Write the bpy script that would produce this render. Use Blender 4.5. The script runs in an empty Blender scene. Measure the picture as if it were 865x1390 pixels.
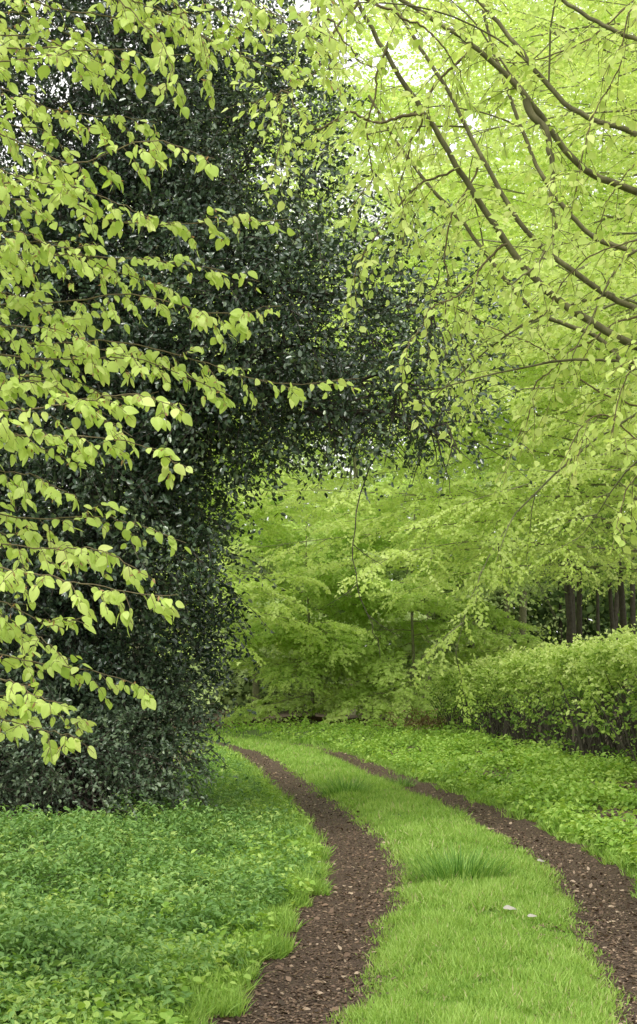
import bpy, math, random
import numpy as np
from mathutils import Matrix, Vector
rng = np.random.default_rng(11)
random.seed(5)
C = bpy.context.scene.collection
scene = bpy.context.scene
R = math.radians
UP = np.array([0, 0, 1.0])

# ------------------------------------------------------------------ camera
F = 1805.0
TH = R(7.17)
ct, st = math.cos(TH), math.sin(TH)
CAM = np.array([0, 0, 1.6])
def at(px, py, d):
    a = (px - 432.5) / F; b = -(py - 695) / F
    v = np.array([a, ct - b * st, st + b * ct])
    return CAM + v * (d / v[1])
cd = bpy.data.cameras.new('camera'); cam = bpy.data.objects.new('camera', cd); C.objects.link(cam)
cam.location = CAM; cam.rotation_euler = (R(90) + TH, 0, 0)
cd.sensor_fit = 'VERTICAL'; cd.sensor_height = 36; cd.lens = F / 1390 * 36; cd.clip_end = 1500; cd.clip_start = .05
scene.camera = cam

# ------------------------------------------------------------------ world, light (bright thin overcast)
scene.view_settings.view_transform = 'Standard'; scene.view_settings.look = 'None'; scene.view_settings.exposure = 0
w = bpy.data.worlds.new('World'); scene.world = w; w.use_nodes = True
nt = w.node_tree
sky = nt.nodes.new('ShaderNodeTexSky'); sky.sky_type = 'NISHITA'; sky.sun_disc = False
SEL, SAZ = R(56), R(200)
sky.sun_elevation = SEL; sky.sun_rotation = SAZ; sky.dust_density = 6; sky.air_density = 1.5
hs = nt.nodes.new('ShaderNodeHueSaturation'); hs.inputs['Saturation'].default_value = .3
nt.links.new(sky.outputs[0], hs.inputs['Color'])
wtc = nt.nodes.new('ShaderNodeTexCoord'); wn = nt.nodes.new('ShaderNodeTexNoise'); wn.inputs['Scale'].default_value = 2.2; wn.inputs['Detail'].default_value = 6
nt.links.new(wtc.outputs['Generated'], wn.inputs[0])
wr = nt.nodes.new('ShaderNodeMapRange'); wr.inputs[1].default_value = .3; wr.inputs[2].default_value = .7; wr.inputs[3].default_value = .75; wr.inputs[4].default_value = .97
nt.links.new(wn.outputs[0], wr.inputs[0])
wm = nt.nodes.new('ShaderNodeMix'); wm.data_type = 'RGBA'; nt.links.new(wr.outputs[0], wm.inputs[0]); nt.links.new(hs.outputs[0], wm.inputs[6]); wm.inputs[7].default_value = (11.6, 11.6, 11.3, 1)
bg = nt.nodes['Background']; bg.inputs[1].default_value = .15
nt.links.new(wm.outputs[2], bg.inputs[0])
sl = bpy.data.lights.new('sun', 'SUN'); sl.energy = 3.5; sl.angle = R(30); sl.color = (1, .97, .9)
so = bpy.data.objects.new('sun', sl); C.objects.link(so)
sd = Vector((math.sin(SAZ) * math.cos(SEL), math.cos(SAZ) * math.cos(SEL), math.sin(SEL)))
so.rotation_euler = sd.to_track_quat('Z', 'Y').to_euler(); so.location = (10, 10, 40)

# ------------------------------------------------------------------ materials
def newmat(name):
    m = bpy.data.materials.new(name); m.use_nodes = True; m.node_tree.nodes.clear()
    return m, m.node_tree.nodes, m.node_tree.links
def ramp(n, stops):
    r = n.new('ShaderNodeValToRGB'); e = r.color_ramp.elements
    e[0].position = stops[0][0]; e[0].color = (*stops[0][1], 1)
    e[1].position = stops[-1][0]; e[1].color = (*stops[-1][1], 1)
    for p, c in stops[1:-1]:
        x = e.new(p); x.color = (*c, 1)
    return r
def leafmat(name, stops, trans=.4, rough=.5, spec=.3, tcol=(1.15, 1.1, .6)):
    m, n, l = newmat(name)
    a = n.new('ShaderNodeAttribute'); a.attribute_name = 'tint'
    r = ramp(n, stops); l.new(a.outputs['Fac'], r.inputs[0])
    p = n.new('ShaderNodeBsdfPrincipled'); p.inputs['Roughness'].default_value = rough; p.inputs['Specular IOR Level'].default_value = spec
    l.new(r.outputs[0], p.inputs['Base Color'])
    o = n.new('ShaderNodeOutputMaterial')
    if trans > 0:
        mx = n.new('ShaderNodeMix'); mx.data_type = 'RGBA'; mx.blend_type = 'MULTIPLY'; mx.inputs[0].default_value = 1
        l.new(r.outputs[0], mx.inputs[6]); mx.inputs[7].default_value = (*tcol, 1)
        t = n.new('ShaderNodeBsdfTranslucent'); l.new(mx.outputs[2], t.inputs[0])
        s = n.new('ShaderNodeMixShader'); s.inputs[0].default_value = trans
        l.new(p.outputs[0], s.inputs[1]); l.new(t.outputs[0], s.inputs[2]); l.new(s.outputs[0], o.inputs[0])
    else:
        l.new(p.outputs[0], o.inputs[0])
    return m
def noisemat(name, stops, scale=8, detail=8, rough=.9, bump=.3, stretch=(1, 1, 1), spec=.2):
    m, n, l = newmat(name)
    tc = n.new('ShaderNodeTexCoord'); mp = n.new('ShaderNodeMapping'); mp.inputs['Scale'].default_value = stretch
    l.new(tc.outputs['Object'], mp.inputs[0])
    x = n.new('ShaderNodeTexNoise'); x.inputs['Scale'].default_value = scale; x.inputs['Detail'].default_value = detail; x.inputs['Roughness'].default_value = .65
    l.new(mp.outputs[0], x.inputs[0])
    r = ramp(n, stops); l.new(x.outputs[0], r.inputs[0])
    p = n.new('ShaderNodeBsdfPrincipled'); p.inputs['Roughness'].default_value = rough; p.inputs['Specular IOR Level'].default_value = spec
    l.new(r.outputs[0], p.inputs['Base Color'])
    b = n.new('ShaderNodeBump'); b.inputs['Strength'].default_value = bump; b.inputs['Distance'].default_value = .03
    l.new(x.outputs[0], b.inputs['Height']); l.new(b.outputs[0], p.inputs['Normal'])
    o = n.new('ShaderNodeOutputMaterial'); l.new(p.outputs[0], o.inputs[0])
    return m
M = {}
TC = (1.12, 1.11, .8)
M['beech_near'] = leafmat('young_beech_leaf_near', [(0, (.35, .50, .08)), (.5, (.53, .67, .165)), (.85, (.67, .77, .26)), (1, (.46, .28, .16))], .48, .45, .3, TC)
M['beech_mid'] = leafmat('young_beech_leaf_mid', [(0, (.34, .49, .09)), (.5, (.54, .68, .18)), (.85, (.69, .79, .28)), (1, (.46, .30, .16))], .5, .5, .25, TC)
M['beech_far'] = leafmat('beech_leaf_far', [(0, (.34, .50, .09)), (.5, (.56, .71, .20)), (1, (.74, .86, .35))], .52, .6, .15, TC)
M['beech_shade'] = leafmat('beech_leaf_shade', [(0, (.14, .25, .05)), (.5, (.42, .58, .15)), (1, (.64, .78, .28))], .5, .6, .15, TC)  # beech leaf with shade painted into its darker greens
M['wood_far'] = leafmat('distant_wood_leaf', [(0, (.12, .19, .08)), (.5, (.47, .60, .24)), (1, (.65, .77, .38))], .48, .7, .1, (1.1, 1.09, .92))  # haze painted in as paler, greyer greens
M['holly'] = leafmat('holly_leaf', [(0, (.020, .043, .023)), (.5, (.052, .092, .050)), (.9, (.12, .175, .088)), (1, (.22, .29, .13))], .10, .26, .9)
M['bush'] = leafmat('evergreen_bush_leaf', [(0, (.04, .068, .034)), (.5, (.085, .135, .072)), (1, (.18, .24, .13))], .12, .40, .6)
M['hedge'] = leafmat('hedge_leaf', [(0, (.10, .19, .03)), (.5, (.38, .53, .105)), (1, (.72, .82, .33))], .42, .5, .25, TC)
M['nettle'] = leafmat('verge_leaf_nettle', [(0, (.065, .15, .032)), (.5, (.155, .30, .072)), (.9, (.29, .45, .13)), (1, (.46, .57, .15))], .38, .5, .35)
M['verge_r'] = leafmat('verge_leaf_bright', [(0, (.11, .22, .03)), (.5, (.25, .43, .065)), (1, (.46, .62, .16))], .4, .5, .3)
M['grass'] = leafmat('grass_blade', [(0, (.13, .26, .035)), (.5, (.28, .45, .085)), (.9, (.44, .60, .17)), (1, (.54, .50, .28))], .4, .5, .25)
M['grass_dark'] = leafmat('grass_tuft_blade', [(0, (.06, .16, .025)), (.5, (.15, .32, .055)), (1, (.37, .55, .14))], .35, .45, .3)
M['litter'] = leafmat('leaf_litter', [(0, (.032, .023, .017)), (.4, (.085, .057, .039)), (.8, (.195, .128, .084)), (1, (.42, .32, .23))], .1, .6, .3)
M['dry'] = leafmat('dry_bracken', [(0, (.16, .10, .05)), (.5, (.34, .24, .14)), (1, (.52, .42, .28))], .2, .7, .2)
M['pale'] = leafmat('pale_dead_leaf', [(0, (.36, .33, .30)), (1, (.46, .43, .38))], .2, .6, .3)
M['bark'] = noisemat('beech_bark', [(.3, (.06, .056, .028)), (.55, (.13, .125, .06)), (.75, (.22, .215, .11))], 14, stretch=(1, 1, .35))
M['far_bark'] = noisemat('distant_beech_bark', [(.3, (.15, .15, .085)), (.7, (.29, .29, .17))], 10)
M['twig'] = noisemat('young_twig', [(.3, (.085, .07, .036)), (.7, (.18, .15, .078))], 30)
M['dark_bark'] = noisemat('holly_bark', [(.3, (.03, .026, .02)), (.7, (.10, .088, .068))], 12)
M['shade_bark'] = noisemat('shaded_trunk_bark', [(.3, (.035, .032, .022)), (.7, (.09, .082, .058))], 10)  # dark bark; for the trunks above the hedge it paints in shade
M['log'] = noisemat('fallen_log_bark', [(.3, (.035, .022, .014)), (.7, (.13, .085, .055))], 9, stretch=(.3, 1, 1))
M['path'] = noisemat('rut_leaf_mould', [(.30, (.032, .023, .017)), (.48, (.08, .055, .039)), (.62, (.12, .083, .059)), (.8, (.215, .155, .11))], 60, 10, .85, .9)
m, n, l = newmat('woodland_floor')
tc = n.new('ShaderNodeTexCoord'); x = n.new('ShaderNodeTexNoise'); x.inputs['Scale'].default_value = 18; x.inputs['Detail'].default_value = 9
l.new(tc.outputs['Object'], x.inputs[0])
r1 = ramp(n, [(.3, (.03, .02, .013)), (.55, (.085, .055, .036)), (.75, (.15, .10, .065))]); l.new(x.outputs[0], r1.inputs[0])
r2 = ramp(n, [(.3, (.045, .08, .018)), (.7, (.13, .22, .04))]); l.new(x.outputs[0], r2.inputs[0])
a = n.new('ShaderNodeAttribute'); a.attribute_name = 'tint'
mx = n.new('ShaderNodeMix'); mx.data_type = 'RGBA'; l.new(a.outputs['Fac'], mx.inputs[0]); l.new(r1.outputs[0], mx.inputs[6]); l.new(r2.outputs[0], mx.inputs[7])
p = n.new('ShaderNodeBsdfPrincipled'); p.inputs['Roughness'].default_value = .95; l.new(mx.outputs[2], p.inputs['Base Color'])
b = n.new('ShaderNodeBump'); b.inputs['Strength'].default_value = .6; b.inputs['Distance'].default_value = .04; l.new(x.outputs[0], b.inputs['Height']); l.new(b.outputs[0], p.inputs['Normal'])
o = n.new('ShaderNodeOutputMaterial'); l.new(p.outputs[0], o.inputs[0]); M['ground'] = m

# ------------------------------------------------------------------ mesh helpers
def nrm(v):
    return v / np.maximum(np.linalg.norm(v, axis=-1, keepdims=True), 1e-9)
def tag(o, label=None, cat=None, group=None, kind=None):
    if label: o['label'] = label
    if cat: o['category'] = cat
    if group: o['group'] = group
    if kind: o['kind'] = kind
    return o
def empty(name, loc, label, cat, group=None):
    o = bpy.data.objects.new(name, None); C.objects.link(o); o.location = tuple(loc)
    return tag(o, label, cat, group)
def rawmesh(name, V, loops, starts, mat, parent=None, tint=None, smooth=False):
    me = bpy.data.meshes.new(name)
    V = np.ascontiguousarray(V, dtype=np.float32)
    me.vertices.add(len(V)); me.vertices.foreach_set('co', V.ravel())
    me.loops.add(len(loops)); me.loops.foreach_set('vertex_index', np.ascontiguousarray(loops, dtype=np.int32))
    me.polygons.add(len(starts)); me.polygons.foreach_set('loop_start', np.ascontiguousarray(starts, dtype=np.int32))
    if smooth: me.polygons.foreach_set('use_smooth', np.ones(len(starts), dtype=bool))
    me.update(calc_edges=True)
    if tint is not None:
        at_ = me.attributes.new('tint', 'FLOAT', 'POINT'); at_.data.foreach_set('value', np.ascontiguousarray(tint, dtype=np.float32))
    me.materials.append(mat)
    o = bpy.data.objects.new(name, me); C.objects.link(o)
    if parent is not None:
        o.parent = parent
        if parent.type == 'EMPTY': o.matrix_parent_inverse = Matrix.Translation(-Vector(parent.location))
    return o
def quads(name, V, Q, mat, parent=None, tint=None, smooth=True):
    Q = np.asarray(Q)
    return rawmesh(name, V, Q.ravel(), np.arange(len(Q)) * 4, mat, parent, tint, smooth)
# leaf templates: X across, Y along, Z normal
T_FAR = (np.array([(0, 0, 0), (.36, .48, .06), (0, 1, -.08), (-.36, .48, .06)]), [[0, 1, 2, 3]])
T_MID = (np.array([(0, 0, 0), (0, 1, -.16), (0, .5, -.05), (.30, .26, .03), (.32, .60, .0), (-.30, .26, .03), (-.32, .60, .0)]),
         [[0, 3, 4, 2], [2, 4, 1], [0, 2, 6, 5], [2, 1, 6]])
T_NETTLE = (np.array([(0, 0, 0), (0, 1.1, -.24), (0, .5, -.05), (.30, .20, .06), (.20, .63, .0), (-.30, .20, .06), (-.20, .63, .0)]), T_MID[1])
T_HOLLY = (np.array([(0, 0, 0), (0, 1, -.06), (0, .5, -.04), (.27, .30, .08), (.24, .70, .09), (-.27, .30, .08), (-.24, .70, .09)]), T_MID[1])
T_BLADE = (np.array([(-.5, 0, 0), (.5, 0, 0), (.38, .5, .07), (-.38, .5, .07), (0, 1, .32)]), [[0, 1, 2, 3], [3, 2, 4]])
def near_leaf(nl=13, nw=9):
    vs = []; fs = []
    for i in range(nl):
        t = i / (nl - 1)
        wd = .40 * (math.sin(math.pi * t ** .80) ** .72) * (1 - .22 * t) if 0 < t < 1 else .004
        for j in range(nw):
            u = -1 + 2 * j / (nw - 1)
            z = .20 * abs(u) * wd - .22 * t * t - .16 * wd * u * u + .022 * math.cos(2 * math.pi * (6 * t - 1.3 * abs(u))) * math.sin(math.pi * t) * (abs(u) * 2.2 if abs(u) < .45 else 1)
            vs.append((u * wd, t, z))
    for i in range(nl - 1):
        for j in range(nw - 1):
            k = i * nw + j
            fs.append([k, k + 1, k + nw + 1, k + nw])
    return np.array(vs), fs
T_NEAR = near_leaf()
def inst(name, tpl, pos, dr, nh, sc, tint, mat, parent=None, smooth=False):
    tv, tf = tpl
    N = len(pos); V = len(tv)
    Y = nrm(dr); X = np.cross(Y, nh); bad = np.linalg.norm(X, axis=1) < 1e-4; X[bad] = (1, 0, 0); X = nrm(X); Z = np.cross(X, Y)
    if sc.ndim == 1: sc = np.repeat(sc[:, None], 3, 1)
    vv = pos[:, None, :] + (X * sc[:, :1])[:, None, :] * tv[None, :, 0:1] + (Y * sc[:, 1:2])[:, None, :] * tv[None, :, 1:2] + (Z * sc[:, 2:3])[:, None, :] * tv[None, :, 2:3]
    fl = np.concatenate([np.array(f) for f in tf]); sz = np.array([len(f) for f in tf]); s0 = np.concatenate([[0], np.cumsum(sz)[:-1]])
    loops = (np.arange(N)[:, None] * V + fl[None]).ravel(); starts = (np.arange(N)[:, None] * len(fl) + s0[None]).ravel()
    return rawmesh(name, vv.reshape(-1, 3), loops, starts, mat, parent, np.repeat(np.clip(tint, 0, 1), V), smooth)
def tubes(name, polys, mat, parent=None, sides=6):
    V = []; Q = []; off = 0
    ang = np.arange(sides) * 2 * math.pi / sides; ca = np.cos(ang)[None, :, None]; sa = np.sin(ang)[None, :, None]
    for P, rr in polys:
        P = np.asarray(P, float); k = len(P); rr = np.asarray(rr, float)
        T = nrm(np.gradient(P, axis=0)); ref = UP if np.abs(T[:, 2]).mean() < .8 else np.array([1., 0, 0])
        A = nrm(np.cross(T, ref)); B = np.cross(T, A)
        V.append((P[:, None] + rr[:, None, None] * (A[:, None] * ca + B[:, None] * sa)).reshape(-1, 3))
        i = np.arange(k - 1)[:, None] * sides; j = np.arange(sides)[None]
        a_ = off + i + j; b_ = off + i + (j + 1) % sides
        Q.append(np.stack([a_, b_, b_ + sides, a_ + sides], -1).reshape(-1, 4)); off += k * sides
    return quads(name, np.concatenate(V), np.concatenate(Q), mat, parent)
def smoothline(pts, n):
    P = np.asarray(pts, float); P = np.vstack([2 * P[0] - P[1], P, 2 * P[-1] - P[-2]])
    out = []
    m_ = len(P) - 3
    for s in np.linspace(0, m_ - 1e-6, n):
        i = int(s); t = s - i; p0, p1, p2, p3 = P[i:i + 4]
        out.append(.5 * (2 * p1 + (p2 - p0) * t + (2 * p0 - 5 * p1 + 4 * p2 - p3) * t * t + (3 * p1 - p0 - 3 * p2 + p3) * t ** 3))
    return np.array(out)
def wiggle(p, d, L, n, droop=0., jit=.15):
    pts = [np.array(p, float)]; d = nrm(np.array(d, float)); s = L / n
    for i in range(n):
        d = nrm(d + rng.normal(0, jit, 3) * np.array([1, 1, .6]) + np.array([0, 0, -droop / n]))
        pts.append(pts[-1] + d * s)
    return np.array(pts)
def spray(S, D, L, n, size, down=.3, jit=.25, nh=(0, 0, 1), nj=.4, droop=.2, var=.25, tv=.18, t0=.5):
    S = np.asarray(S); D = nrm(np.asarray(D)); L = np.asarray(L); m_ = len(S)
    t = (np.arange(n)[None] + .5 + rng.uniform(-.3, .3, (m_, n))) / n
    pos = S[:, None] + D[:, None] * (t * L[:, None])[..., None]; pos[..., 2] -= droop * L[:, None] * t * t
    side = nrm(np.cross(D, UP) + 1e-6); sg = np.where(np.arange(n) % 2 == 0, 1., -1.)
    dr = D[:, None] * .6 + side[:, None] * sg[None, :, None] * .75 + np.array([0, 0, -down]) + rng.normal(0, jit, (m_, n, 3))
    nn = np.array(nh, float) + rng.normal(0, nj, (m_, n, 3))
    sz = size * rng.uniform(1 - var, 1 + var, (m_, n))
    ti = np.clip(t0 + rng.normal(0, tv, (m_, 1)) + rng.normal(0, .12, (m_, n)), 0, .86)
    return pos.reshape(-1, 3), dr.reshape(-1, 3), nn.reshape(-1, 3), sz.ravel(), ti.ravel()

# ------------------------------------------------------------------ terrain
YT = [-30, 0, 4, 6.2, 7.6, 8.8, 10.4, 11.2, 12.7, 14.6, 16.2, 18.9, 22.6, 26.7, 30, 33, 36, 40, 45, 52, 60, 90]
XT = [-4, -1.0, -.5, -.2, .02, .12, .33, .39, .37, .25, .1, -.23, -.66, -1.15, -1.6, -2.3, -3.6, -6.2, -10, -16, -24, -54]
ys = np.linspace(-30, 90, 1201); xs = np.interp(ys, YT, XT); k = np.hanning(17); k /= k.sum(); xs = np.convolve(np.pad(xs, 8, 'edge'), k, 'valid')
def cl(y): return np.interp(y, ys, xs) + .92
def sst(a, b, x):
    t = np.clip((x - a) / (b - a), 0, 1); return t * t * (3 - 2 * t)
def height(x, y):
    u = x - cl(y); f = 1 - sst(38, 60, y)
    return f * (-.05 * np.exp(-((np.abs(u) - .92) / .34) ** 2) + .03 * np.exp(-(u / .5) ** 2)) + .24 * sst(1.4, 4.5, -u) + .12 * sst(1.4, 3.2, u) \
        + .025 * np.sin(1.3 * x + .7 * y) * np.sin(.9 * y - .5 * x)
def noise2(x, y, s=1.):
    return (np.sin(1.7 * s * x + 2.3 * s * y + 1) + np.sin(-2.9 * s * x + 1.3 * s * y + 2) + np.sin(4.1 * s * x + 3.7 * s * y) * .6 + np.sin(6.3 * s * x - 5.1 * s * y + .5) * .4) / 3
gx = np.concatenate([[-600, -300, -120, -60, -35, -22, -14, -10, -8], np.arange(-6.5, 8.01, .125), [9, 10, 12, 15, 20, 30, 50, 90, 200, 400, 700]])
gy = np.concatenate([[-200, -80, -30, -10, -3, 1, 3], np.arange(4.5, 46, .2), np.arange(46, 64, 1.0), [66, 70, 76, 84, 95, 110, 140, 200, 320, 600, 1000]])
GX, GY = np.meshgrid(gx, gy); GZ = height(GX, GY)
nx_, ny_ = len(gx), len(gy)
ii, jj = np.meshgrid(np.arange(ny_ - 1), np.arange(nx_ - 1), indexing='ij'); b0 = (ii * nx_ + jj).ravel()
U = GX - cl(GY)
def bare_patch(x, y): return (noise2(x, y * .5, .9) > .22) & (x > cl(y) + 1.8) & (y < 33)
def left_cover(x, y): return (y < 12.1 + .4 * noise2(x, x * 0, 1.5) + 1.4 * sst(-2.9, -2.2, x)) | (x > -2.15 - .012 * (y - 14))
green = np.where((np.abs(U) < .7) & (GY < 42), 1, 0) * 1.0
green = np.maximum(green, sst(1.2, 1.5, np.abs(U)) * (GY < 41) * (GX < 4.6) * np.where(U < 0, left_cover(GX, GY), 1) * .8 * ~bare_patch(GX, GY))
go = quads('ground', np.stack([GX.ravel(), GY.ravel(), GZ.ravel()], 1), np.stack([b0, b0 + 1, b0 + nx_ + 1, b0 + nx_], 1), M['ground'], None, green.ravel())
tag(go, 'brown and mossy woodland floor under the verges and trees', 'ground', kind='structure')
def rut(name, off, label, shrink, yend):
    yy = np.arange(2.0, yend, .1); c = cl(yy) + off
    wl = .38 + .05 * noise2(yy * .9, yy * 0 + off) + .03 * noise2(yy * 4, yy * 0 + off); wr = .38 + .05 * noise2(yy * .8, yy * 0 + off + 3) + .03 * noise2(yy * 4.3, yy * 0 + off)
    e = np.clip((yend - yy) / 2.5, .1, 1)
    wl = (wl - shrink * sst(16, 30, yy)) * e; wr = (wr - shrink * sst(16, 30, yy)) * e
    s = np.linspace(0, 1, 9)
    X = (c - wl)[:, None] + (wl + wr)[:, None] * s[None]; Y = np.repeat(yy[:, None], 9, 1); Z = height(X, Y) + .016
    i_, j_ = np.meshgrid(np.arange(len(yy) - 1), np.arange(8), indexing='ij'); q = (i_ * 9 + j_).ravel()
    tag(quads(name, np.stack([X.ravel(), Y.ravel(), Z.ravel()], 1), np.stack([q, q + 1, q + 10, q + 9], 1), M['path']), label, 'path', kind='structure')
rut('path_left', -.92, 'brown leaf strewn wheel rut curving along the left side of the grass strip', .08, 44)
rut('path_right', .92, 'brown leaf strewn wheel rut curving along the right side of the grass strip', .06, 31)

# ------------------------------------------------------------------ ground stuff
def ysample(n, y0, y1, pw=1.0):
    t = rng.uniform(0, 1, n); a_, b_ = 1 / y0 ** pw, 1 / y1 ** pw
    return (a_ + (b_ - a_) * t) ** (-1 / pw)
def onground(x, y, dz=0): return np.stack([x, y, height(x, y) + dz], 1)
N = 44000; y = ysample(N, 5.6, 30, 1.0); sd_ = np.where(rng.random(N) < .5, -.92, .92); x = cl(y) + sd_ + rng.normal(0, .26, N)
ps = onground(x, y, .02); dr = rng.normal(0, 1, (N, 3)) * [1, 1, .25]; nh = UP + rng.normal(0, .3, (N, 3)); big = rng.random(N) < .08
sz = rng.uniform(.006, .022, N) * (1 + y / 40) * np.where(big, 2.1, 1)
lit = inst('leaf_litter', T_MID, ps, dr, nh, sz, np.clip(rng.beta(2, 2.0, N) + big * .15, 0, 1), M['litter']); tag(lit, 'dead brown leaves strewn along the wheel ruts', 'leaf litter', kind='stuff')
N = 24000; y = rng.uniform(11, 33, N); lf = rng.random(N) < .5; y = np.where(lf, rng.uniform(11.3, 22, N), y); x = np.where(lf, rng.uniform(-6, -1.6, N), cl(y) + rng.uniform(1.4, 4.8, N))
fr = rng.random(N) < .18; y = np.where(fr, rng.uniform(41, 50, N), y); x = np.where(fr, rng.uniform(-6, 5, N), x); ps = onground(x, y, .015)
lit2 = inst('leaf_litter', T_MID, ps, rng.normal(0, 1, (N, 3)) * [1, 1, .25], UP + rng.normal(0, .4, (N, 3)), rng.uniform(.03, .075, N) * np.where(fr, 2, 1), rng.beta(2, 2, N), M['litter'])
tag(lit2, 'dead brown leaves on the bare floor under the holly, hedge and far trees', 'leaf litter', kind='stuff')
def blades(name, x, y, h, wd, lean, mat, label, tint, kind='stuff', parent=None, cat='grass', dz=0):
    N = len(x); dr = np.stack([rng.normal(0, lean, N), rng.normal(0, lean, N), np.ones(N)], 1)
    nh = np.stack([rng.normal(0, 1, N), rng.normal(0, 1, N), np.zeros(N)], 1)
    o = inst(name, T_BLADE, onground(x, y, dz), dr, nh, np.stack([wd, h, h], 1), tint, mat, parent)
    if parent is None: tag(o, label, cat, kind=kind)
    return o
N = 120000; y = ysample(N, 5.6, 42, 1.1); u = rng.uniform(-1, 1, N); u = np.sign(u) * np.abs(u) ** .9 * .60 + rng.normal(0, .065, N) + .05 * noise2(y, u * 0, 1.6) + .06 * noise2(y, np.sign(u) * 2, 4.5)
u = np.where(y > 30, u + np.where(u > 0, .9 * rng.random(N), 0), u)
x = cl(y) + u; cp = noise2(x, y, 1.3) * .6 + noise2(x, y, 4.1) * .6
h = rng.uniform(.025, .075, N) * (1 + .7 * cp) * (1 - .35 * np.clip(np.abs(u) / .7, 0, 1.1) ** 4) * (1 + y / 60); wd = rng.uniform(.003, .006, N) * (1 + y / 9)
tn = np.clip(.52 + .24 * cp + rng.normal(0, .18, N), 0, .9); tn[rng.random(N) < .045] = 1
kp = (h > .015) & ~((rng.random(N) < .7) & (noise2(x, y, 2.6) < -.60))
blades('grass', x[kp], y[kp], h[kp], wd[kp], .5, M['grass'], 'short bright green grass strip between the two wheel ruts', tn[kp])
N = 52000; y = ysample(N, 5.6, 42, 1.2); sgn = np.where(rng.random(N) < .64, -1, 1); u = sgn * (1.26 + np.abs(rng.normal(0, .20, N)) * np.where(sgn < 0, 1.5, 1) + .12 * noise2(y, y * 0, 2) + .09 * noise2(y, sgn * 3, 5)); x = cl(y) + u
h = rng.uniform(.03, .13, N) * (1 + y / 60) * (1 + .5 * noise2(x, y, 2.2)); wd = rng.uniform(.003, .006, N) * (1 + y / 10)
N2 = 4500; y2 = rng.uniform(15, 36, N2); x2 = cl(y2) + np.where(rng.random(N2) < .6, rng.normal(.56, .07, N2), rng.normal(1.3, .08, N2)); kp = noise2(x2 * 0, y2, 1.4) > -.1; x2, y2 = x2[kp], y2[kp]; N2 = len(x2)
x = np.concatenate([x, x2]); y = np.concatenate([y, y2]); h = np.concatenate([h, rng.uniform(.06, .16, N2)]); wd = np.concatenate([wd, rng.uniform(.006, .014, N2)])
blades('grass', x, y, np.maximum(h, .02), wd, .55, M['grass'], 'ragged grass fringe along the outer edges of the wheel ruts', np.clip(.45 + .15 * noise2(x, y, 3) + rng.normal(0, .2, len(x)), 0, .9))
def groundcover(name, x, y, k, hgt, ls, mat, label, t0, tall, tpl=T_MID):
    N = len(x); cpn = noise2(x, y, .9) * .7 + noise2(x, y, 2.7) * .5
    hh = np.maximum(hgt * rng.uniform(.45, 1.35, N) * (1 + tall * cpn), .03)
    base = onground(x, y)
    f = rng.uniform(.3, 1.0, (N, k)); az = rng.uniform(0, 2 * math.pi, (N, 1)) + np.arange(k)[None] * 2.4 + rng.normal(0, .3, (N, k))
    rad = rng.uniform(.0, .05, (N, k))
    pos = np.stack([base[:, 0:1] + np.cos(az) * rad, base[:, 1:2] + np.sin(az) * rad, base[:, 2:3] + hh[:, None] * f], -1)
    dr = np.stack([np.cos(az), np.sin(az), rng.normal(-.1, .45, (N, k))], -1)
    nh = UP + rng.normal(0, .5, (N, k, 3))
    sz = ls * rng.uniform(.45, 1.35, (N, k)) * rng.uniform(.7, 1.3, (N, 1)) * (1 + y[:, None] / 70)
    ti = np.clip(t0 + .22 * noise2(x, y, 1.6)[:, None] + .15 * rng.normal(0, 1, (N, 1)) + .35 * (f - .7) + rng.normal(0, .13, (N, k)), 0, .95)
    sc = np.stack([sz.ravel() * .85, sz.ravel(), sz.ravel() * 1.3], 1)
    o = inst(name, tpl, pos.reshape(-1, 3), dr.reshape(-1, 3), nh.reshape(-1, 3), sc, ti.ravel(), mat)
    return tag(o, label, 'plants', kind='stuff')
N = 27000; y = ysample(N, 5.5, 38, 1.0); x = cl(y) - 1.44 - np.abs(rng.uniform(0, 1, N)) * 4.2 + .18 * noise2(y, y * 0, 2)
kp = left_cover(x, y) & (x > -.27 * y - .3) & (noise2(x, y, 1.9) > -.70); x, y = x[kp], y[kp]
groundcover('ground_cover', x, y, 9, .145 * (1 + .3 * sst(1.8, 3.6, cl(y) - x)), .036, M['nettle'], 'nettles and low leafy plants covering the left verge', .52, .9, T_NETTLE)
N = 3000; y = ysample(N, 5.5, 30, 1.0); x = cl(y) - 1.3 - np.abs(rng.normal(0, .7, N)); kp = noise2(x, y, 1.1) > -.1; x, y = x[kp], y[kp]
groundcover('ground_cover', x, y, 8, .13, .04, M['verge_r'], 'paler small leaved weeds growing among the grass beside the left rut', .6, .5)
N = 15000; y = ysample(N, 9, 42, .7); x = cl(y) + 1.34 + np.abs(rng.uniform(0, 1, N)) * np.where(y > 31, 3.4 + (y - 31) * .75, 3.4) + .14 * noise2(y, y * 0, 2)
kp = (x < 5.15) & ~(bare_patch(x, y) & (rng.random(N) < .9)); x, y = x[kp], y[kp]
groundcover('ground_cover', x, y, 9, .20, .052, M['verge_r'], 'bright green low leafy plants on the right verge before the hedge', .56, 1.2)
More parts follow.
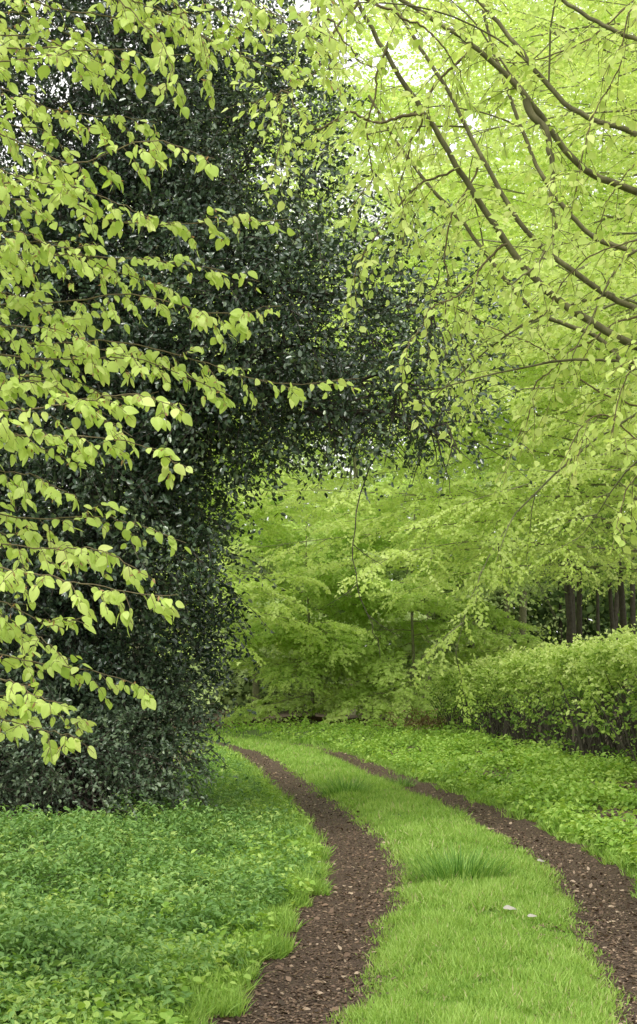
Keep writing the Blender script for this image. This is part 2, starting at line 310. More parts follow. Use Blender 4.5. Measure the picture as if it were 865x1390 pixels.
def tuft(px, py, rad, n, hgt, label):
    d = 1805 * 1.6 / (py - 922); c = at(px, py, d)
    rt = empty('grass_tuft', (c[0], c[1], height(c[0], c[1])), label, 'grass')
    a_ = rng.uniform(0, 6.28, n); r_ = rad * np.sqrt(rng.random(n)); x = c[0] + np.cos(a_) * r_; y = c[1] + np.sin(a_) * r_ * .6
    dr = np.stack([np.cos(a_) * r_ / rad * .4 + rng.normal(0, .25, n), np.sin(a_) * r_ / rad * .35 + rng.normal(0, .25, n), np.ones(n)], 1)
    nh = np.stack([np.cos(a_), np.sin(a_), np.zeros(n)], 1)
    h = hgt * rng.uniform(.4, 1.1, n)
    inst('blades', T_BLADE, onground(x, y), dr, nh, np.stack([rng.uniform(.004, .009, n), h, h], 1), np.clip(rng.normal(.5, .3, n), 0, 1), M['grass_dark'], rt)
tuft(622, 1190, .38, 640, .30, 'wide coarse grass tuft on the central strip, nearest the viewer')
tuft(468, 1075, .34, 450, .32, 'coarse grass tuft on the central strip at the bend, farther up the track')
tuft(545, 1062, .2, 200, .22, 'small grass tuft beside the right wheel rut near the bend')
for px, py, s, lb in ((683, 1243, .085, 'pale curled dead leaf lying upright on the grass strip'), (716, 1252, .06, 'flat pale dead leaf on the grass, right of the curled one'), (729, 1168, .07, 'pale dead leaf at the edge of the right wheel rut'), (430, 1168, .06, 'pale dead leaf at the edge of the left verge')):
    d = 1805 * 1.6 / (py - 922); c = at(px, py, d); z = height(c[0], c[1])
    o = inst('fallen_leaf', near_leaf(9, 7), np.array([[c[0], c[1], z + .06]]), np.array([[.6, -.3, .3]]) + rng.normal(0, .4, (1, 3)), np.array([[0, -.6, .8]]), np.array([[s * .6, s, s * 1.6]]), np.array([.5]), M['pale'], None, True)
    tag(o, lb, 'leaf')

# ------------------------------------------------------------------ boughs that hang into view
def bough(root, pts, n, r0, r1, start, tw_len, tw_gap, lsize, lgap, name='branch', down=.75, nh=(.1, -.6, .65), tpl=T_NEAR, mat='beech_near', sub=True, t0=.5, updroop=.25, scales=True, nj=.45, spread=.8, vert=.55, wave=.0, forks=0):
    P = smoothline(pts, n); seg = np.linalg.norm(np.diff(P, axis=0), axis=1); s = np.concatenate([[0], np.cumsum(seg)]); Lt = s[-1]
    if wave:
        ph = rng.uniform(0, 6, 4); q = s / Lt * 6.28
        P = P + (wave * (np.sin(q * 1.7 + ph[0]) + .6 * np.sin(q * 3.7 + ph[1])))[:, None] * UP + (wave * (np.sin(q * 2.1 + ph[2]) + .5 * np.sin(q * 4.3 + ph[3])))[:, None] * np.array([1., 0, 0])
    rr = r0 + (r1 - r0) * (s / Lt) ** .8
    polys = [(P + np.vstack([np.zeros((1, 3)), rng.normal(0, .003, (n - 1, 3))]), rr)]
    S, D, L = [], [], []
    def twig(pt, d_, l_, sublimit):
        tw = [(pt, d_, l_)]
        if sub and l_ > sublimit:
            for f in (.35, .6):
                p3 = pt + d_ * l_ * f; p3[2] -= updroop * l_ * f * f
                tw.append((p3, nrm(d_ * .8 + nrm(np.cross(d_, UP)) * rng.choice([-1, 1]) * .6 + UP * rng.normal(-.2, .4) + rng.normal(0, .15, 3)), l_ * .5))
        for a_, b_, c_ in tw:
            t = np.linspace(0, 1, 6)[:, None]; TP = a_ + b_ * c_ * t; TP[:, 2] -= updroop * c_ * t[:, 0] ** 2
            polys.append((TP, np.linspace(max(min(r1, .003) * .8, .0014), .0009, 6))); S.append(a_); D.append(b_); L.append(c_)
    q = start * Lt; sg = 1
    while q < Lt * .985:
        pt = np.array([np.interp(q, s, P[:, i]) for i in range(3)]); p2 = np.array([np.interp(min(q + .06, Lt), s, P[:, i]) for i in range(3)])
        T = nrm(p2 - pt + 1e-6); side = nrm(np.cross(T, UP) + 1e-6)
        side = nrm(side * sg + UP * rng.normal(-.3, vert))
        l_ = tw_len * rng.uniform(.45, 1.3) * (1 - .55 * (q / Lt - start) / (1 - start))
        twig(pt, nrm(T * .75 + side * spread + rng.normal(0, .15, 3)), l_, tw_len * .5)
        q += tw_gap * rng.uniform(.6, 1.4); sg = -sg
    for f in range(forks):
        q = Lt * rng.uniform(start + .08, .9); i = int(np.searchsorted(s, q)); i = min(max(i, 1), n - 2); T = nrm(P[i + 1] - P[i - 1])
        d_ = nrm(T * .8 + nrm(np.cross(T, [0, 1, 0])) * rng.choice([-1, 1]) * .55 + rng.normal(0, .2, 3))
        P2 = wiggle(P[i], d_, rng.uniform(.8, 1.6), 10, rng.uniform(.5, 1.5), .10); polys.append((P2, np.linspace(rr[i] * .45, .003, 11)))
        for j in range(2, 11):
            twig(P2[j], nrm(P2[j] - P2[j - 1] + rng.normal(0, .6, 3) - UP * .15), tw_len * rng.uniform(.3, .7), tw_len * .5)
    S.append(P[-4]); D.append(P[-1] - P[-4]); L.append(np.linalg.norm(P[-1] - P[-4]))
    br = tubes(name, polys, M['bark'] if r0 > .02 else M['twig'], root, 6)
    L = np.array(L); S = np.array(S); D = np.array(D)
    out = []
    for lo, hi in ((0, .1), (.1, .2), (.2, .35), (.35, .6), (.6, 3)):
        kk = (L >= lo) & (L < hi)
        if kk.any():
            nn = max(2, int(L[kk].mean() / lgap)); out.append(spray(S[kk], D[kk], L[kk], nn, lsize, down, .32, nh, nj, updroop, .35, .14, t0))
    A = [np.concatenate(z) for z in zip(*out)]
    A[3] = np.repeat(A[3][:, None], 3, 1) * np.stack([rng.uniform(.7, 1.1, len(A[3])), np.ones(len(A[3])), rng.uniform(.6, 1.8, len(A[3]))], 1)
    nl_ = len(A[0])
    if scales:
        kk = rng.random(nl_) < .4; m_ = kk.sum()
        A = [np.concatenate(z) for z in zip(A, (A[0][kk], np.array([0, 0, -1.]) + rng.normal(0, .5, (m_, 3)), rng.normal(0, 1, (m_, 3)), np.stack([np.full(m_, .010), rng.uniform(.012, .026, m_), np.full(m_, .02)], 1), np.full(m_, 1.)))]
    inst('leaves', tpl, *A, M[mat], br, True)
    return nl_
bl = empty('beech_tree', (-2.9, 4.9, height(-2.9, 4.9)), 'beech at the left edge, its large pale leaves hanging before the dark holly', 'tree')
tz = np.linspace(-.05, 7.5, 12)
tubes('trunk', [(np.stack([-2.9 + .06 * np.sin(tz), 4.9 + .05 * np.cos(tz * 1.3), tz + height(-2.9, 4.9)], 1), .24 - .02 * tz)], M['bark'], bl, 12)
LB = [
 [(-30, -40), (60, 10), (130, 20), (210, 30), (300, 60), (335, 95)],
 [(120, -60), (230, 15), (320, 80), (400, 100), (478, 88)],
 [(330, -90), (410, -30), (455, 0), (485, 35)],
 [(200, -90), (260, -20), (300, 20), (350, 70)],
 [(150, -90), (215, -15), (265, 50), (288, 120)],
 [(60, -80), (150, -15), (215, 45), (245, 120)],
 [(270, -90), (335, -25), (390, 30), (435, 58)],
 [(100, -60), (180, 0), (240, 20), (300, 15), (370, 40)],
 [(250, -70), (330, 0), (400, 35), (460, 62)],
 [(-60, 40), (20, 45), (80, 60), (130, 95), (150, 120)],
 [(-60, 90), (20, 80), (100, 70), (170, 75), (205, 90)],
 [(-60, 120), (20, 125), (70, 150), (110, 180)],
 [(-60, 180), (30, 195), (100, 215), (190, 190), (300, 218)],
 [(-60, 220), (20, 230), (70, 245), (120, 260)],
 [(-60, 265), (30, 275), (90, 280), (150, 300), (250, 305), (400, 292)],
 [(-60, 315), (20, 320), (80, 340), (140, 330)],
 [(-60, 350), (60, 345), (150, 350), (250, 365), (352, 380)],
 [(-60, 390), (20, 400), (80, 430), (120, 460)],
 [(-60, 410), (60, 410), (170, 400), (290, 432), (388, 412)],
 [(-60, 455), (40, 470), (150, 465), (260, 490), (370, 515), (482, 512)],
 [(-60, 500), (30, 510), (90, 515), (160, 535), (215, 530)],
 [(-60, 550), (40, 555), (130, 550), (200, 540), (252, 560)],
 [(-60, 600), (50, 590), (140, 600), (205, 618), (255, 640)],
 [(-60, 570), (10, 580), (60, 605), (120, 640)],
 [(-60, 690), (40, 700), (120, 698), (180, 710), (250, 735)],
 [(-60, 720), (20, 725), (90, 735), (150, 760)],
 [(-60, 765), (40, 775), (120, 790), (235, 808)],
 [(-60, 820), (20, 830), (80, 850), (130, 830)],
 [(-60, 885), (40, 900), (120, 915), (212, 938)],
 [(-60, 925), (10, 930), (50, 950), (90, 955)],
 [(-60, 970), (20, 975), (60, 990), (105, 1010)],
]
for py, ex, dy in ((20, 150, 60), (60, 240, 70), (140, 210, 30), (165, 90, 50), (245, 200, 60), (330, 230, 70), (440, 200, 50), (525, 180, 70), (480, 310, 60), (640, 110, 30), (745, 200, 30), (860, 90, 40), (940, 120, 50)):
    LB.append([(-60, py), (ex * .3, py + dy * .05 + rng.normal(0, 8)), (ex * .65, py + dy * .4 + rng.normal(0, 8)), (ex, py + dy)])
nleft = 0
for i, wp in enumerate(LB):
    d0 = rng.uniform(4.6, 6.0); dd = rng.uniform(-.5, .4)
    pts = [at(px, py, d0 + dd * k_ / len(wp)) for k_, (px, py) in enumerate(wp)]
    z0 = pts[0][2]
    st_ = np.array([-2.9, 4.9, max(.5, z0 - .35)]); pts = [st_, (st_ + pts[0]) / 2 + np.array([0, 0, .10])] + pts
    nleft += bough(bl, pts, 44, .009, .0015, .56, .195, .055, .044, .031, vert=.85, wave=.014)
bx, by = 4.6, 8.6
brt = empty('beech_tree', (bx, by, height(bx, by)), 'beech at the right edge with long mossy boughs arching over the track', 'tree')
tz = np.linspace(-.05, 9, 14)
tubes('trunk', [(np.stack([bx + .08 * np.sin(tz * .8), by + .06 * np.cos(tz), tz + height(bx, by)], 1), .32 - .024 * tz)], M['bark'], brt, 12)
RB = [
 (.044, [(1000, 545), (865, 478), (760, 410), (690, 335), (632, 240), (583, 150), (530, 75), (480, 0), (440, -70)], 7.6, -.4, .25),
 (.032, [(1000, 480), (865, 425), (800, 385), (715, 310), (655, 215), (610, 130), (560, 50), (500, -60)], 7.9, .3, .25),
 (.044, [(1000, 330), (865, 265), (785, 225), (725, 140), (650, 70), (570, 15), (490, -50)], 7.4, -.2, .25),
 (.034, [(1000, 240), (865, 185), (780, 150), (710, 80), (650, 10), (600, -60)], 7.0, .2, .25),
 (.024, [(720, 132), (742, 195), (754, 260), (742, 330), (697, 400)], 7.1, -.1, .3),
 (.014, [(1000, 600), (880, 560), (810, 530), (740, 470), (660, 440), (590, 400)], 7.9, .4, .3),
 (.014, [(1000, 640), (880, 600), (830, 560), (790, 580), (765, 640)], 7.0, .2, .3),
 (.014, [(1000, 660), (900, 640), (860, 660), (840, 720)], 6.8, .2, .3),
 (.028, [(1000, 120), (880, 60), (800, 30), (720, -30)], 6.6, .3, .25),
 (.014, [(1000, 400), (900, 330), (830, 340), (770, 380), (730, 440)], 7.1, .2, .3),
 (.014, [(1000, 470), (900, 480), (850, 520), (830, 600)], 6.9, .1, .3),
 (.010, [(640, 68), (600, 110), (560, 180), (548, 260), (545, 330)], 7.4, .3, .25),
 (.010, [(900, 0), (840, 90), (800, 160), (780, 260)], 6.7, .1, .25),
 (.010, [(577, 155), (520, 170), (470, 150), (430, 170), (380, 130), (378, 230)], 7.3, .2, .5),
 (.014, [(1000, 20), (900, -20), (780, 60), (690, 90), (620, 60)], 7.2, .4, .3),
 (.014, [(1000, 200), (900, 200), (840, 250), (800, 330)], 7.3, .4, .3),
 (.028, [(1000, 400), (865, 340), (800, 310), (735, 235), (690, 140), (665, 60), (650, -50)], 8.2, .3, .3),
 (.026, [(1000, 570), (865, 505), (805, 455), (720, 415), (645, 320), (570, 240), (500, 130)], 8.4, .3, .3),
 (.008, [(620, 230), (560, 260), (505, 330), (475, 400)], 7.5, .2, .25),
 (.008, [(690, 330), (640, 380), (590, 420), (545, 480)], 7.4, .2, .25),
 (.008, [(650, 218), (605, 330), (612, 440), (640, 530)], 7.9, .2, .25),
 (.008, [(865, 432), (780, 470), (725, 540), (690, 620)], 7.8, .2, .25),
 (.008, [(480, 0), (440, 70), (400, 120), (345, 140)], 7.2, .2, .25),
 (.008, [(530, 60), (500, 150), (505, 230), (470, 300)], 7.3, .2, .35),
 (.010, [(480, -20), (540, 20), (590, 50), (630, 110)], 7.0, .2, .2),
 (.010, [(430, -60), (440, 20), (480, 70), (520, 90)], 7.0, .2, .2),
]
cnt = 0
for i, (r0, wp, d0, dd, s0) in enumerate(RB):
    pts = [at(px, py, d0 + dd * k_ / len(wp)) for k_, (px, py) in enumerate(wp)]
    if wp[0][0] >= 900:
        s_ = np.array([bx, by, max(1.5, pts[0][2] - .5)]); pts = [s_, (s_ + pts[0]) / 2 + [0, 0, .1]] + pts
    cnt += bough(brt, pts, 48, r0, .010 if r0 > .025 else .003, .26 if wp[0][0] >= 900 else .1, .46, .115, .054, .044, 'limb', .65, (.05, -.5, .75), T_MID, 'beech_mid', True, .58, .38, False, .5, wave=.018, forks=2 if r0 > .025 else 0)
print('leaves left, right', nleft, cnt)

# ------------------------------------------------------------------ generic beech
def beech(base, H, r0, nl, zr, lr, azr, el, sec_len, term_len, nleaf, lsize, mat, label, group=None, t0=.5, droop=.5, nsec=17, nterm=8, nh=(0, -.5, .8), nj=.6, name='beech_tree', down=.35, bark='bark', ej=6):
    bz = height(np.array(base[0]), np.array(base[1])); rt = empty(name, (base[0], base[1], float(bz)), label, 'tree', group)
    tz = np.linspace(-.05, H, 14); ph = rng.uniform(0, 6)
    TX = base[0] + .12 * np.sin(tz * .5 + ph) - .12 * math.sin(ph); TY = base[1] + .1 * np.cos(tz * .6 + ph) - .1 * math.cos(ph)
    tubes('trunk', [(np.stack([TX, TY, tz + bz], 1), r0 * (1 - .85 * tz / H) * (1 + .5 * np.exp(-tz * 3)))], M[bark], rt, 10)
    S, D, L, TT = [], [], [], []
    for i in range(nl):
        f = (i + rng.uniform(.1, .9)) / nl; z = zr[0] + (zr[1] - zr[0]) * f
        az = R(azr[0] + (azr[1] - azr[0]) * ((i * .618) % 1) + rng.uniform(-8, 8)); e = R(el + 14 * f + rng.normal(0, ej)); ln = (lr[0] + (lr[1] - lr[0]) * rng.random()) * (1 - .30 * f)
        p0 = np.array([np.interp(z, tz, TX), np.interp(z, tz, TY), z + bz]); d0 = np.array([math.cos(az) * math.cos(e), math.sin(az) * math.cos(e), math.sin(e)])
        P = wiggle(p0, d0, ln, 10, droop, .02 * ej); rl = min(r0 * .20, .034) * (1 - .4 * f); polys = [(P, np.linspace(1, 0, 11) ** 1.3 * rl + .004)]
        sg = 1
        for q in np.linspace(.08, .99, nsec):
            s = q * 10; k_ = min(int(s), 9); pt = P[k_] + (P[k_ + 1] - P[k_]) * (s - k_); T = nrm(P[k_ + 1] - P[k_]); side = nrm(np.cross(T, UP))
            l2 = sec_len * rng.uniform(.6, 1.15) * (1 - .5 * q)
            P2 = wiggle(pt, T * .7 + side * sg * .85 + UP * rng.normal(.05, .2), l2, 4, droop * .6, .12); sg = -sg
            polys.append((P2, np.linspace(.009, .003, 5))); tt = rng.normal(0, .12)
            s3 = 1
            for q3 in np.linspace(.12, 1, nterm):
                a_ = q3 * 3.999; k3 = int(a_); p3 = P2[k3] + (P2[k3 + 1] - P2[k3]) * (a_ - k3); T3 = nrm(P2[k3 + 1] - P2[k3])
                sd3 = np.array([T3[1], -T3[0], 0]); S.append(p3); D.append(T3 * .8 + sd3 * s3 * .7 + rng.normal(0, .16, 3)); L.append(term_len * rng.uniform(.6, 1.2)); TT.append(tt); s3 = -s3
        tubes('limb', polys, M[bark], rt, 5)
    A = list(spray(S, D, L, nleaf, lsize, down, .35, nh, nj, .25, .3, .12, t0)); A[4] = np.clip(A[4] + np.repeat(TT, nleaf), 0, 1)
    inst('crown', T_FAR, *A, M[mat], rt)
    return len(A[0])
tot = 0
fb = 'far_bark'
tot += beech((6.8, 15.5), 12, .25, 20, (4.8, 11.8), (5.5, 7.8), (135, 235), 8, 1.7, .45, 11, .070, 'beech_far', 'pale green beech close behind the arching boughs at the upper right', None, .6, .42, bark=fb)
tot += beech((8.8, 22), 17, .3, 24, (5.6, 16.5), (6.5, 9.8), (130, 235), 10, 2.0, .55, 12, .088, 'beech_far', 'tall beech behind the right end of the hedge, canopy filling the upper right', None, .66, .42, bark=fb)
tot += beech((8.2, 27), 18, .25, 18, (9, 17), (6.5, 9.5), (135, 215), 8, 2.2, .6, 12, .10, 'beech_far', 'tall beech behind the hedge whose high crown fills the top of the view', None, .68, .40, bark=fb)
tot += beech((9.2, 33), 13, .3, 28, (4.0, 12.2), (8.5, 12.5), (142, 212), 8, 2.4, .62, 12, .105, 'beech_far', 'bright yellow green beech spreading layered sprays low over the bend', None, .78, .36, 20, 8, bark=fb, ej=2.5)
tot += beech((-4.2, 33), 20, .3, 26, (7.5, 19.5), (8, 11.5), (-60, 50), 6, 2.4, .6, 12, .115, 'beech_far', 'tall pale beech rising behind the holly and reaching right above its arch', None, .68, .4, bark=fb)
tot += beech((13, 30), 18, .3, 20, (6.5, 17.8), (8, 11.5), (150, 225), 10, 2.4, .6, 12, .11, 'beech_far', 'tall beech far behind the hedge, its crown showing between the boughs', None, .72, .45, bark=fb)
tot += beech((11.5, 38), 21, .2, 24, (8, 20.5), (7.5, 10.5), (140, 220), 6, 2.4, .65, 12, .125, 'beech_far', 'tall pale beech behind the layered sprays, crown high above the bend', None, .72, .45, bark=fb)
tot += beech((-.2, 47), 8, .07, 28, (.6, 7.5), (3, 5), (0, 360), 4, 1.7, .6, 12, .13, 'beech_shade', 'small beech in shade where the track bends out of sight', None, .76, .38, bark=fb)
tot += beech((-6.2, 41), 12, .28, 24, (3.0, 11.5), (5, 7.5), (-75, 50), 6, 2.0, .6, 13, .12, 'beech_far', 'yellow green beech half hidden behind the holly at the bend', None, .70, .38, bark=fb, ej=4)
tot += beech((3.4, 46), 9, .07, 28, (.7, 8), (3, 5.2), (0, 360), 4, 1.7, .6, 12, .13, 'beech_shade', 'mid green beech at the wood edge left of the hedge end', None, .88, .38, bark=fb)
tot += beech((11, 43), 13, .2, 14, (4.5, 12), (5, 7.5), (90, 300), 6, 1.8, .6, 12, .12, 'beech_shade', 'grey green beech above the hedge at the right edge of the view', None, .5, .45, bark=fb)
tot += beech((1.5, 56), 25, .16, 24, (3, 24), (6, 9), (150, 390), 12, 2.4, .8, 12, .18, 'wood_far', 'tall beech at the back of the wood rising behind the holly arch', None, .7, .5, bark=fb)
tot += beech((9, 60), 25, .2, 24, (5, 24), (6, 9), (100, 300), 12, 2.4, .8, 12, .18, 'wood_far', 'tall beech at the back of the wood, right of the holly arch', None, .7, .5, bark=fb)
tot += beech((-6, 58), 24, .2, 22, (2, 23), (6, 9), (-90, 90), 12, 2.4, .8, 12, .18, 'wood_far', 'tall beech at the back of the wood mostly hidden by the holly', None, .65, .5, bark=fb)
print('beech leaves', tot)
for i, (px, d) in enumerate([(762, 64), (781, 54), (800, 66), (818, 57), (838, 62), (856, 53), (772, 50), (828, 49), (848, 46), (790, 48), (470, 62), (575, 60), (345, 60), (395, 66), (640, 64), (690, 60)]):
    c = at(px, 950, d); x0 = c[0]; bz = float(height(np.array(x0), np.array(d * 1.))); dark = px > 735  # trees above the hedge get shade painted into bark and leaves
    H = rng.uniform(11, 16)
    rt = empty('woodland_tree', (x0, d, bz), 'thin dark trunk standing in the shadowed wood above the right end of the hedge' if dark else 'slender grey trunk standing in the distant wood behind the bend', 'tree', 'shadowed trees above the hedge' if dark else 'distant trees behind the bend')
    tz = np.linspace(-.05, H, 9); TP = np.stack([x0 + np.cumsum(rng.normal(0, .08, 9)), d + tz * 0, tz + bz], 1)
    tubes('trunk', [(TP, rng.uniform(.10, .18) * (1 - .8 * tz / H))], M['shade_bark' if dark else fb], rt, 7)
    n_ = 34; cc = TP[rng.integers(4 if dark else 1, 9, n_)] + rng.normal(0, 1.5, (n_, 3)) * [1, 1, .6]; cc[:, 2] = np.maximum(cc[:, 2], .8)
    kk = 60; pos = np.repeat(cc, kk, 0) + rng.normal(0, .55, (n_ * kk, 3)) * [1.4, 1.4, .45]
    tubes('limb', [(smoothline([TP[4], (TP[5] + q) / 2, q], 5), np.linspace(.03, .008, 5)) for q in cc[:12]], M['shade_bark' if dark else fb], rt, 4)
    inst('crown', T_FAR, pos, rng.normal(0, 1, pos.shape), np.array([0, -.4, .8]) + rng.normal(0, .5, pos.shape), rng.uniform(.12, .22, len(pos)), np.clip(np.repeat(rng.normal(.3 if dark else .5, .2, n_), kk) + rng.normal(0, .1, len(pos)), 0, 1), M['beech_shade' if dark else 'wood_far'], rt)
n1 = 2400; n2 = 1100; n_ = n1 + n2
cc = np.concatenate([np.stack([rng.uniform(-32, 38, n1), rng.uniform(66, 84, n1), .6 + 28 * rng.random(n1) ** 1.2], 1), np.stack([rng.uniform(-14, 24, n2), rng.uniform(64, 74, n2), .4 + 7.5 * rng.random(n2)], 1)])
kk = 48; pos = np.repeat(cc, kk, 0) + rng.normal(0, 1, (n_ * kk, 3)) * [1.5, 1.2, .7]
tt = np.where((cc[:, 0] > 10) & (cc[:, 2] < 9), .12, .55) + rng.normal(0, .18, n_)  # shade low on the right put into the leaf tint
tt[n1:] = np.where(cc[n1:, 0] > 9, .10, .40) + rng.normal(0, .12, n2)  # low clusters painted dark as shaded wood
o = inst('woodland', T_FAR, pos, rng.normal(0, 1, pos.shape), np.array([0, -.4, .8]) + rng.normal(0, .5, pos.shape), rng.uniform(.28, .5, len(pos)), np.clip(np.repeat(tt, kk) + rng.normal(0, .1, len(pos)), 0, 1), M['wood_far'])
tag(o, 'green mass of far woodland with haze and shade painted in, behind every other tree', 'wood', kind='stuff')

# ------------------------------------------------------------------ holly
def shell_foliage(ells, per_m3, mat, parent, ls, nleaf, tw, t0=.45, inner=.45, tpl=T_HOLLY, nj=.8, name='crown', lift=.08):
    S, D, L, TI = [], [], [], []
    for c, r_, k_ in ells:
        c = np.array(c); r_ = np.array(r_); n_ = int(per_m3 * k_ * r_.prod() * 4.19)
        v = nrm(rng.normal(0, 1, (n_, 3))); ph = rng.uniform(0, 6, 3)
        lump = 1 + .18 * np.sin(4 * v[:, 0] + 3 * v[:, 2] + ph[0]) + .14 * np.sin(7 * v[:, 2] - 5 * v[:, 1] + ph[1]) + .10 * np.sin(11 * v[:, 0] + 9 * v[:, 1] + ph[2])
        q = (inner + (1 - inner) * rng.random(n_) ** .7) * lump
        S.append(c + v * r_ * q[:, None]); D.append(nrm(v + rng.normal(0, .55, (n_, 3)) + [0, 0, -.1])); L.append(tw * rng.uniform(.5, 1.8, n_))
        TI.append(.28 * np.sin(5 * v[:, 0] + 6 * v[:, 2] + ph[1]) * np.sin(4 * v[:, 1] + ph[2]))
    S, D, L, TI = map(np.concatenate, (S, D, L, TI))
    kp = S[:, 2] > height(S[:, 0], S[:, 1]) + lift * (1 + .8 * noise2(S[:, 0], S[:, 1] * .3, 2.5)); S, D, L, TI = S[kp], D[kp], L[kp], TI[kp]
    n_ = nleaf; m_ = len(S); t = (np.arange(n_)[None] + rng.random((m_, n_))) / n_
    pos = S[:, None] + D[:, None] * (t * L[:, None])[..., None]; pos[..., 2] -= .25 * L[:, None] * t * t
    dr = D[:, None] * .7 + rng.normal(0, .7, (m_, n_, 3)); nh = np.array([0, -.3, .8]) + rng.normal(0, nj, (m_, n_, 3))
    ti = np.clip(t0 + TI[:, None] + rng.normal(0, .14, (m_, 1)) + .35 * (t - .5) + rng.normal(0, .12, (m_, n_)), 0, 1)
    inst(name, tpl, pos.reshape(-1, 3), dr.reshape(-1, 3), nh.reshape(-1, 3), (ls * rng.uniform(.6, 1.3, (m_, n_))).ravel(), ti.ravel(), M[mat], parent)
    kk = rng.random(m_) < .35
    return [(np.array([a_, a_ + b_ * c_ * .5 - UP * .06 * c_, a_ + b_ * c_ - UP * .25 * c_]), np.array([.006, .004, .002])) for a_, b_, c_ in zip(S[kk], D[kk], L[kk])], m_ * n_
hb = at(110, 1092, 15.8); hb[2] = float(height(hb[0], hb[1]))
ht = empty('holly_tree', hb, 'huge dark glossy evergreen holly on the left arching over the track', 'tree')
E = [((120, 880, 15.6), (1.45, 1.8, 2.0), 1), ((100, 660, 15), (1.75, 2.2, 2.0), 1), ((170, 420, 14.6), (2.2, 2.2, 2.0), .9), ((390, 440, 14), (1.75, 1.7, 1.1), .6),
     ((550, 520, 13.6), (.85, 1.1, .5), .5), ((320, 240, 14.5), (1.5, 2, 1.7), .45), ((240, 50, 14.5), (1.4, 2, 1.6), .5), ((50, 150, 14.5), (2, 2, 2.4), 1), ((585, 410, 14), (.75, 1, .9), .35), ((-40, 900, 16), (1.7, 1.8, 2.2), 1),
     ((300, 560, 14.3), (1.2, 1.4, .8), .9), ((605, 580, 13.6), (.55, .7, .3), .6), ((470, 560, 13.8), (.9, 1.1, .4), .6)]
ells = [(at(*c), r_, k_) for c, r_, k_ in E]
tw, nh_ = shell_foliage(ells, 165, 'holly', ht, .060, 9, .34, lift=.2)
tubes('trunk', [(smoothline([hb - UP * .1, hb + [.05, 0, 2], hb + [-.05, -.3, 5], hb + [.3, -.6, 8], hb + [.4, -.7, 10]], 14), np.linspace(.22, .05, 14))], M['dark_bark'], ht, 10)
for (c, r_, k_), zz in zip(ells, (1, 2, 3.6, 4.4, 4.6, 5, 6.5, 5.5, 5, 1.2, 4, 4.2, 4.3)):
    p0 = hb + [0, -.1 * zz / 2, zz]; P = smoothline([p0, p0 + (c - p0) * .5 + UP * .5, c - (c - p0) * .08 + UP * .08, c], 14); P[1:] += rng.normal(0, .05, (13, 3))
    tubes('limb', [(P, np.linspace(.045, .005, 14))] + [(wiggle(P[j], nrm(P[j] - P[j - 1]) + rng.normal(0, .6, 3), rng.uniform(.4, .9), 5, .3, .2), np.linspace(.012, .003, 6)) for j in range(5, 14) for _ in range(3)], M['dark_bark'], ht, 6)
tubes('twigs', tw, M['dark_bark'], ht, 3)
bb = at(90, 1095, 14.2); bb[2] = float(height(bb[0], bb[1]))
bs = empty('evergreen_bush', bb, 'low grey green evergreen bush at the foot of the holly above the left verge', 'bush')
ells2 = [(at(70, 1030, 14.0), (1.15, .8, .72), 1), (at(205, 1015, 14.6), (.65, .8, .7), 1), (at(-30, 1025, 13.8), (.9, .8, .7), 1), (at(170, 950, 15.0), (.9, .8, .7), 1)]
tw2, nb_ = shell_foliage(ells2, 330, 'bush', bs, .048, 9, .24, .5, lift=.15)
tubes('stems', tw2 + [(smoothline([bb + [rng.normal(0, .5), rng.normal(-.15, .2), -.05], bb + [rng.normal(0, .5), rng.normal(-.1, .2), .4], bb + [rng.normal(0, .5), rng.normal(0, .2), .9]], 7), np.linspace(rng.uniform(.01, .018), .004, 7)) for _ in range(26)], M['dark_bark'], bs, 4)
print('holly', nh_, nb_)

# ------------------------------------------------------------------ hedge on the right
hg = empty('hedge', (4.6, 28, .12), 'clipped leafy hedge with pale green top and bare stems on the right', 'hedge')
NH = 13000
yy = rng.uniform(13, 39, NH)
def hx(y): return np.interp(y, [13, 21, 29.5, 37, 40], [5.5, 5.0, 4.25, 3.7, 3.5])
def hh(y): return np.interp(y, [13, 21, 29, 37, 40], [2.15, 2.02, 1.85, 1.55, 1.3]) + .09 * np.sin(y * 2.1) + .10 * np.sin(y * 5.3 + 1) + .07 * np.sin(y * 11)
top = rng.random(NH) < .47
zf = rng.random(NH) ** 3.6
lum = noise2(yy, zf * 1.6, 1.3)
bulge = .25 * np.sin(math.pi * np.clip(1 - .85 * zf, 0, 1)) + .32 * lum + .18 * noise2(yy, zf * 2.2, 3.3)
dx = np.where(top, rng.uniform(-.1, 1.5, NH), rng.uniform(0, .4, NH) - bulge); zz = np.where(top, hh(yy) - rng.uniform(0, .20, NH) + .12 * noise2(yy, dx, 3.1) - .35 * (np.abs(dx - .7) / .8) ** 4, hh(yy) * (1 - .85 * zf) - .15)
keep = top | (rng.random(NH) < .25 + .75 * sst(.5, 1.3, zz)); yy, top, zf, lum, dx, zz = yy[keep], top[keep], zf[keep], lum[keep], dx[keep], zz[keep]; NH = len(yy)
xx = hx(yy) + dx; S = np.stack([xx, yy, zz + height(xx, yy)], 1)
D = np.where(top[:, None], [0, 0, 1.], [-1., -.1, .45]) + rng.normal(0, .6, (NH, 3))
LH = rng.uniform(.10, .45, NH) * np.where(top & (rng.random(NH) < .08), 1.7, 1)
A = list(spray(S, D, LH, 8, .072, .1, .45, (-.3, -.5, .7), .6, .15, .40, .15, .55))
A[4] = np.clip(A[4] + np.repeat(np.where(top, .32 + .15 * noise2(yy, dx, 1.8), -.24 + .75 * (zz / 2.0 - .6) + .3 * lum), 8), 0, 1)  # light on top, shade on lower face and hollows painted into leaf tint
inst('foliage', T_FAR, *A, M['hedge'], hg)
pl = []
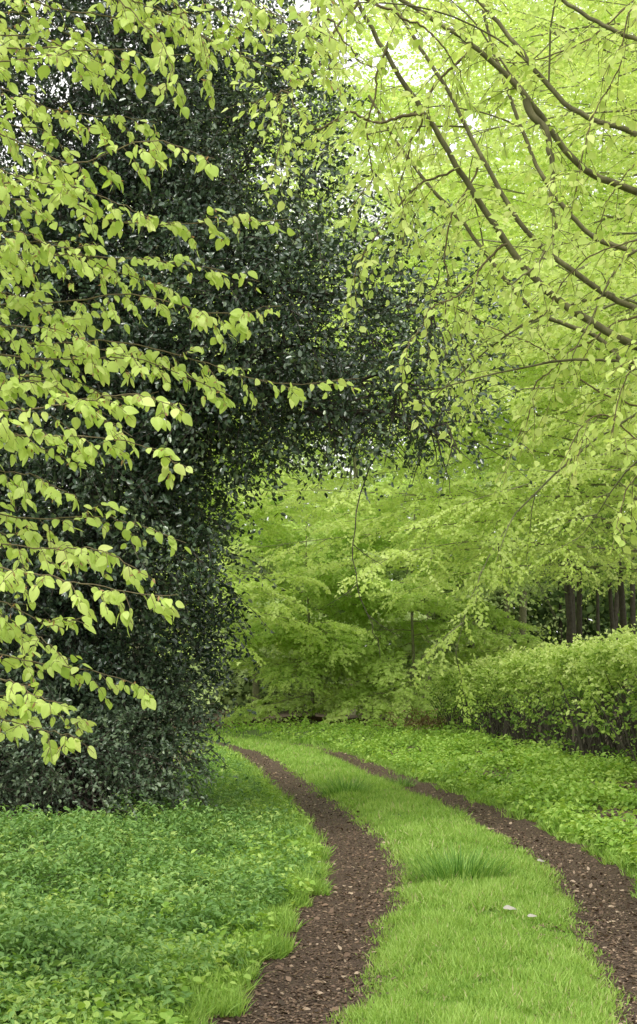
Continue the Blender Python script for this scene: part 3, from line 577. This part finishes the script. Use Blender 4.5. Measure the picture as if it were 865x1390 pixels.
for i in range(600):
    y0 = rng.uniform(14, 39); x0 = hx(y0) + rng.uniform(-.1, 1.0); z0 = float(height(np.array(x0), np.array(y0)))
    P = wiggle((x0, y0, z0 - .03), (rng.normal(0, .2), rng.normal(0, .25), 1), float(hh(y0)) * rng.uniform(.5, .85), 6, 0, .14); pl.append((P, np.linspace(rng.uniform(.012, .035), .006, 7)))
tubes('stems', pl, M['shade_bark'], hg, 5)

# ------------------------------------------------------------------ small things at the bend
c = at(440, 985, 46); zl = float(height(c[0], c[1]))
t = np.linspace(0, 1, 14)
lg = empty('fallen_log', (c[0], 46, zl), 'thin brown fallen log half hidden in the plants at the wood edge', 'log')
tubes('stem', [(np.stack([c[0] - 1.4 + 2.6 * t, 46 + .8 * t, zl + .12 + .05 * np.sin(6 * t)], 1), .09 - .03 * t + .008 * np.sin(20 * t))], M['log'], lg, 10)
tubes('branch_stub', [(smoothline([(c[0] + .3, 46.5, zl + .16), (c[0] + .45, 46.4, zl + .5), (c[0] + .8, 46.3, zl + .7)], 6), np.linspace(.04, .015, 6))], M['log'], lg, 6)
c = at(575, 1000, 37.5); zl = float(height(c[0], c[1])); br = empty('dry_bracken', (c[0], 37.5, zl), 'pale dry bracken and dead stems beside the far end of the hedge', 'bracken')
pl = []; S = []; D = []; L = []
for i in range(60):
    P = wiggle((c[0] + rng.normal(0, .45), 37.5 + rng.normal(0, .3), zl - .02), (rng.normal(0, .5), rng.normal(0, .3), 1), rng.uniform(.4, .95), 5, .6, .15); pl.append((P, np.linspace(.012, .005, 6)))
    for q in range(2, 6): S.append(P[q]); D.append(rng.normal(0, 1, 3)); L.append(.18)
tubes('stems', pl, M['dry'], br, 4); inst('fronds', T_FAR, *spray(S, D, L, 4, .07), M['dry'], br)
bt = empty('hanging_branch', at(480, 735, 22), 'thin dark bare branch hanging down in the opening below the holly arch', 'branch')
P = smoothline([at(530, 580, 21), at(495, 650, 22), at(480, 730, 22), at(486, 800, 22), at(505, 850, 22), at(516, 890, 22)], 20) + rng.normal(0, .02, (20, 3))
tubes('stem', [(P, np.linspace(.014, .006, 20))], M['shade_bark'], bt, 6)
for j, s_ in ((8, 1), (11, -1), (14, 1)):
    tubes('twig', [(smoothline([P[j], P[j] + [.25 * s_, 0, -.2], P[j] + [.5 * s_, 0, -.35]], 6), np.linspace(.008, .003, 6))], M['shade_bark'], bt, 4)
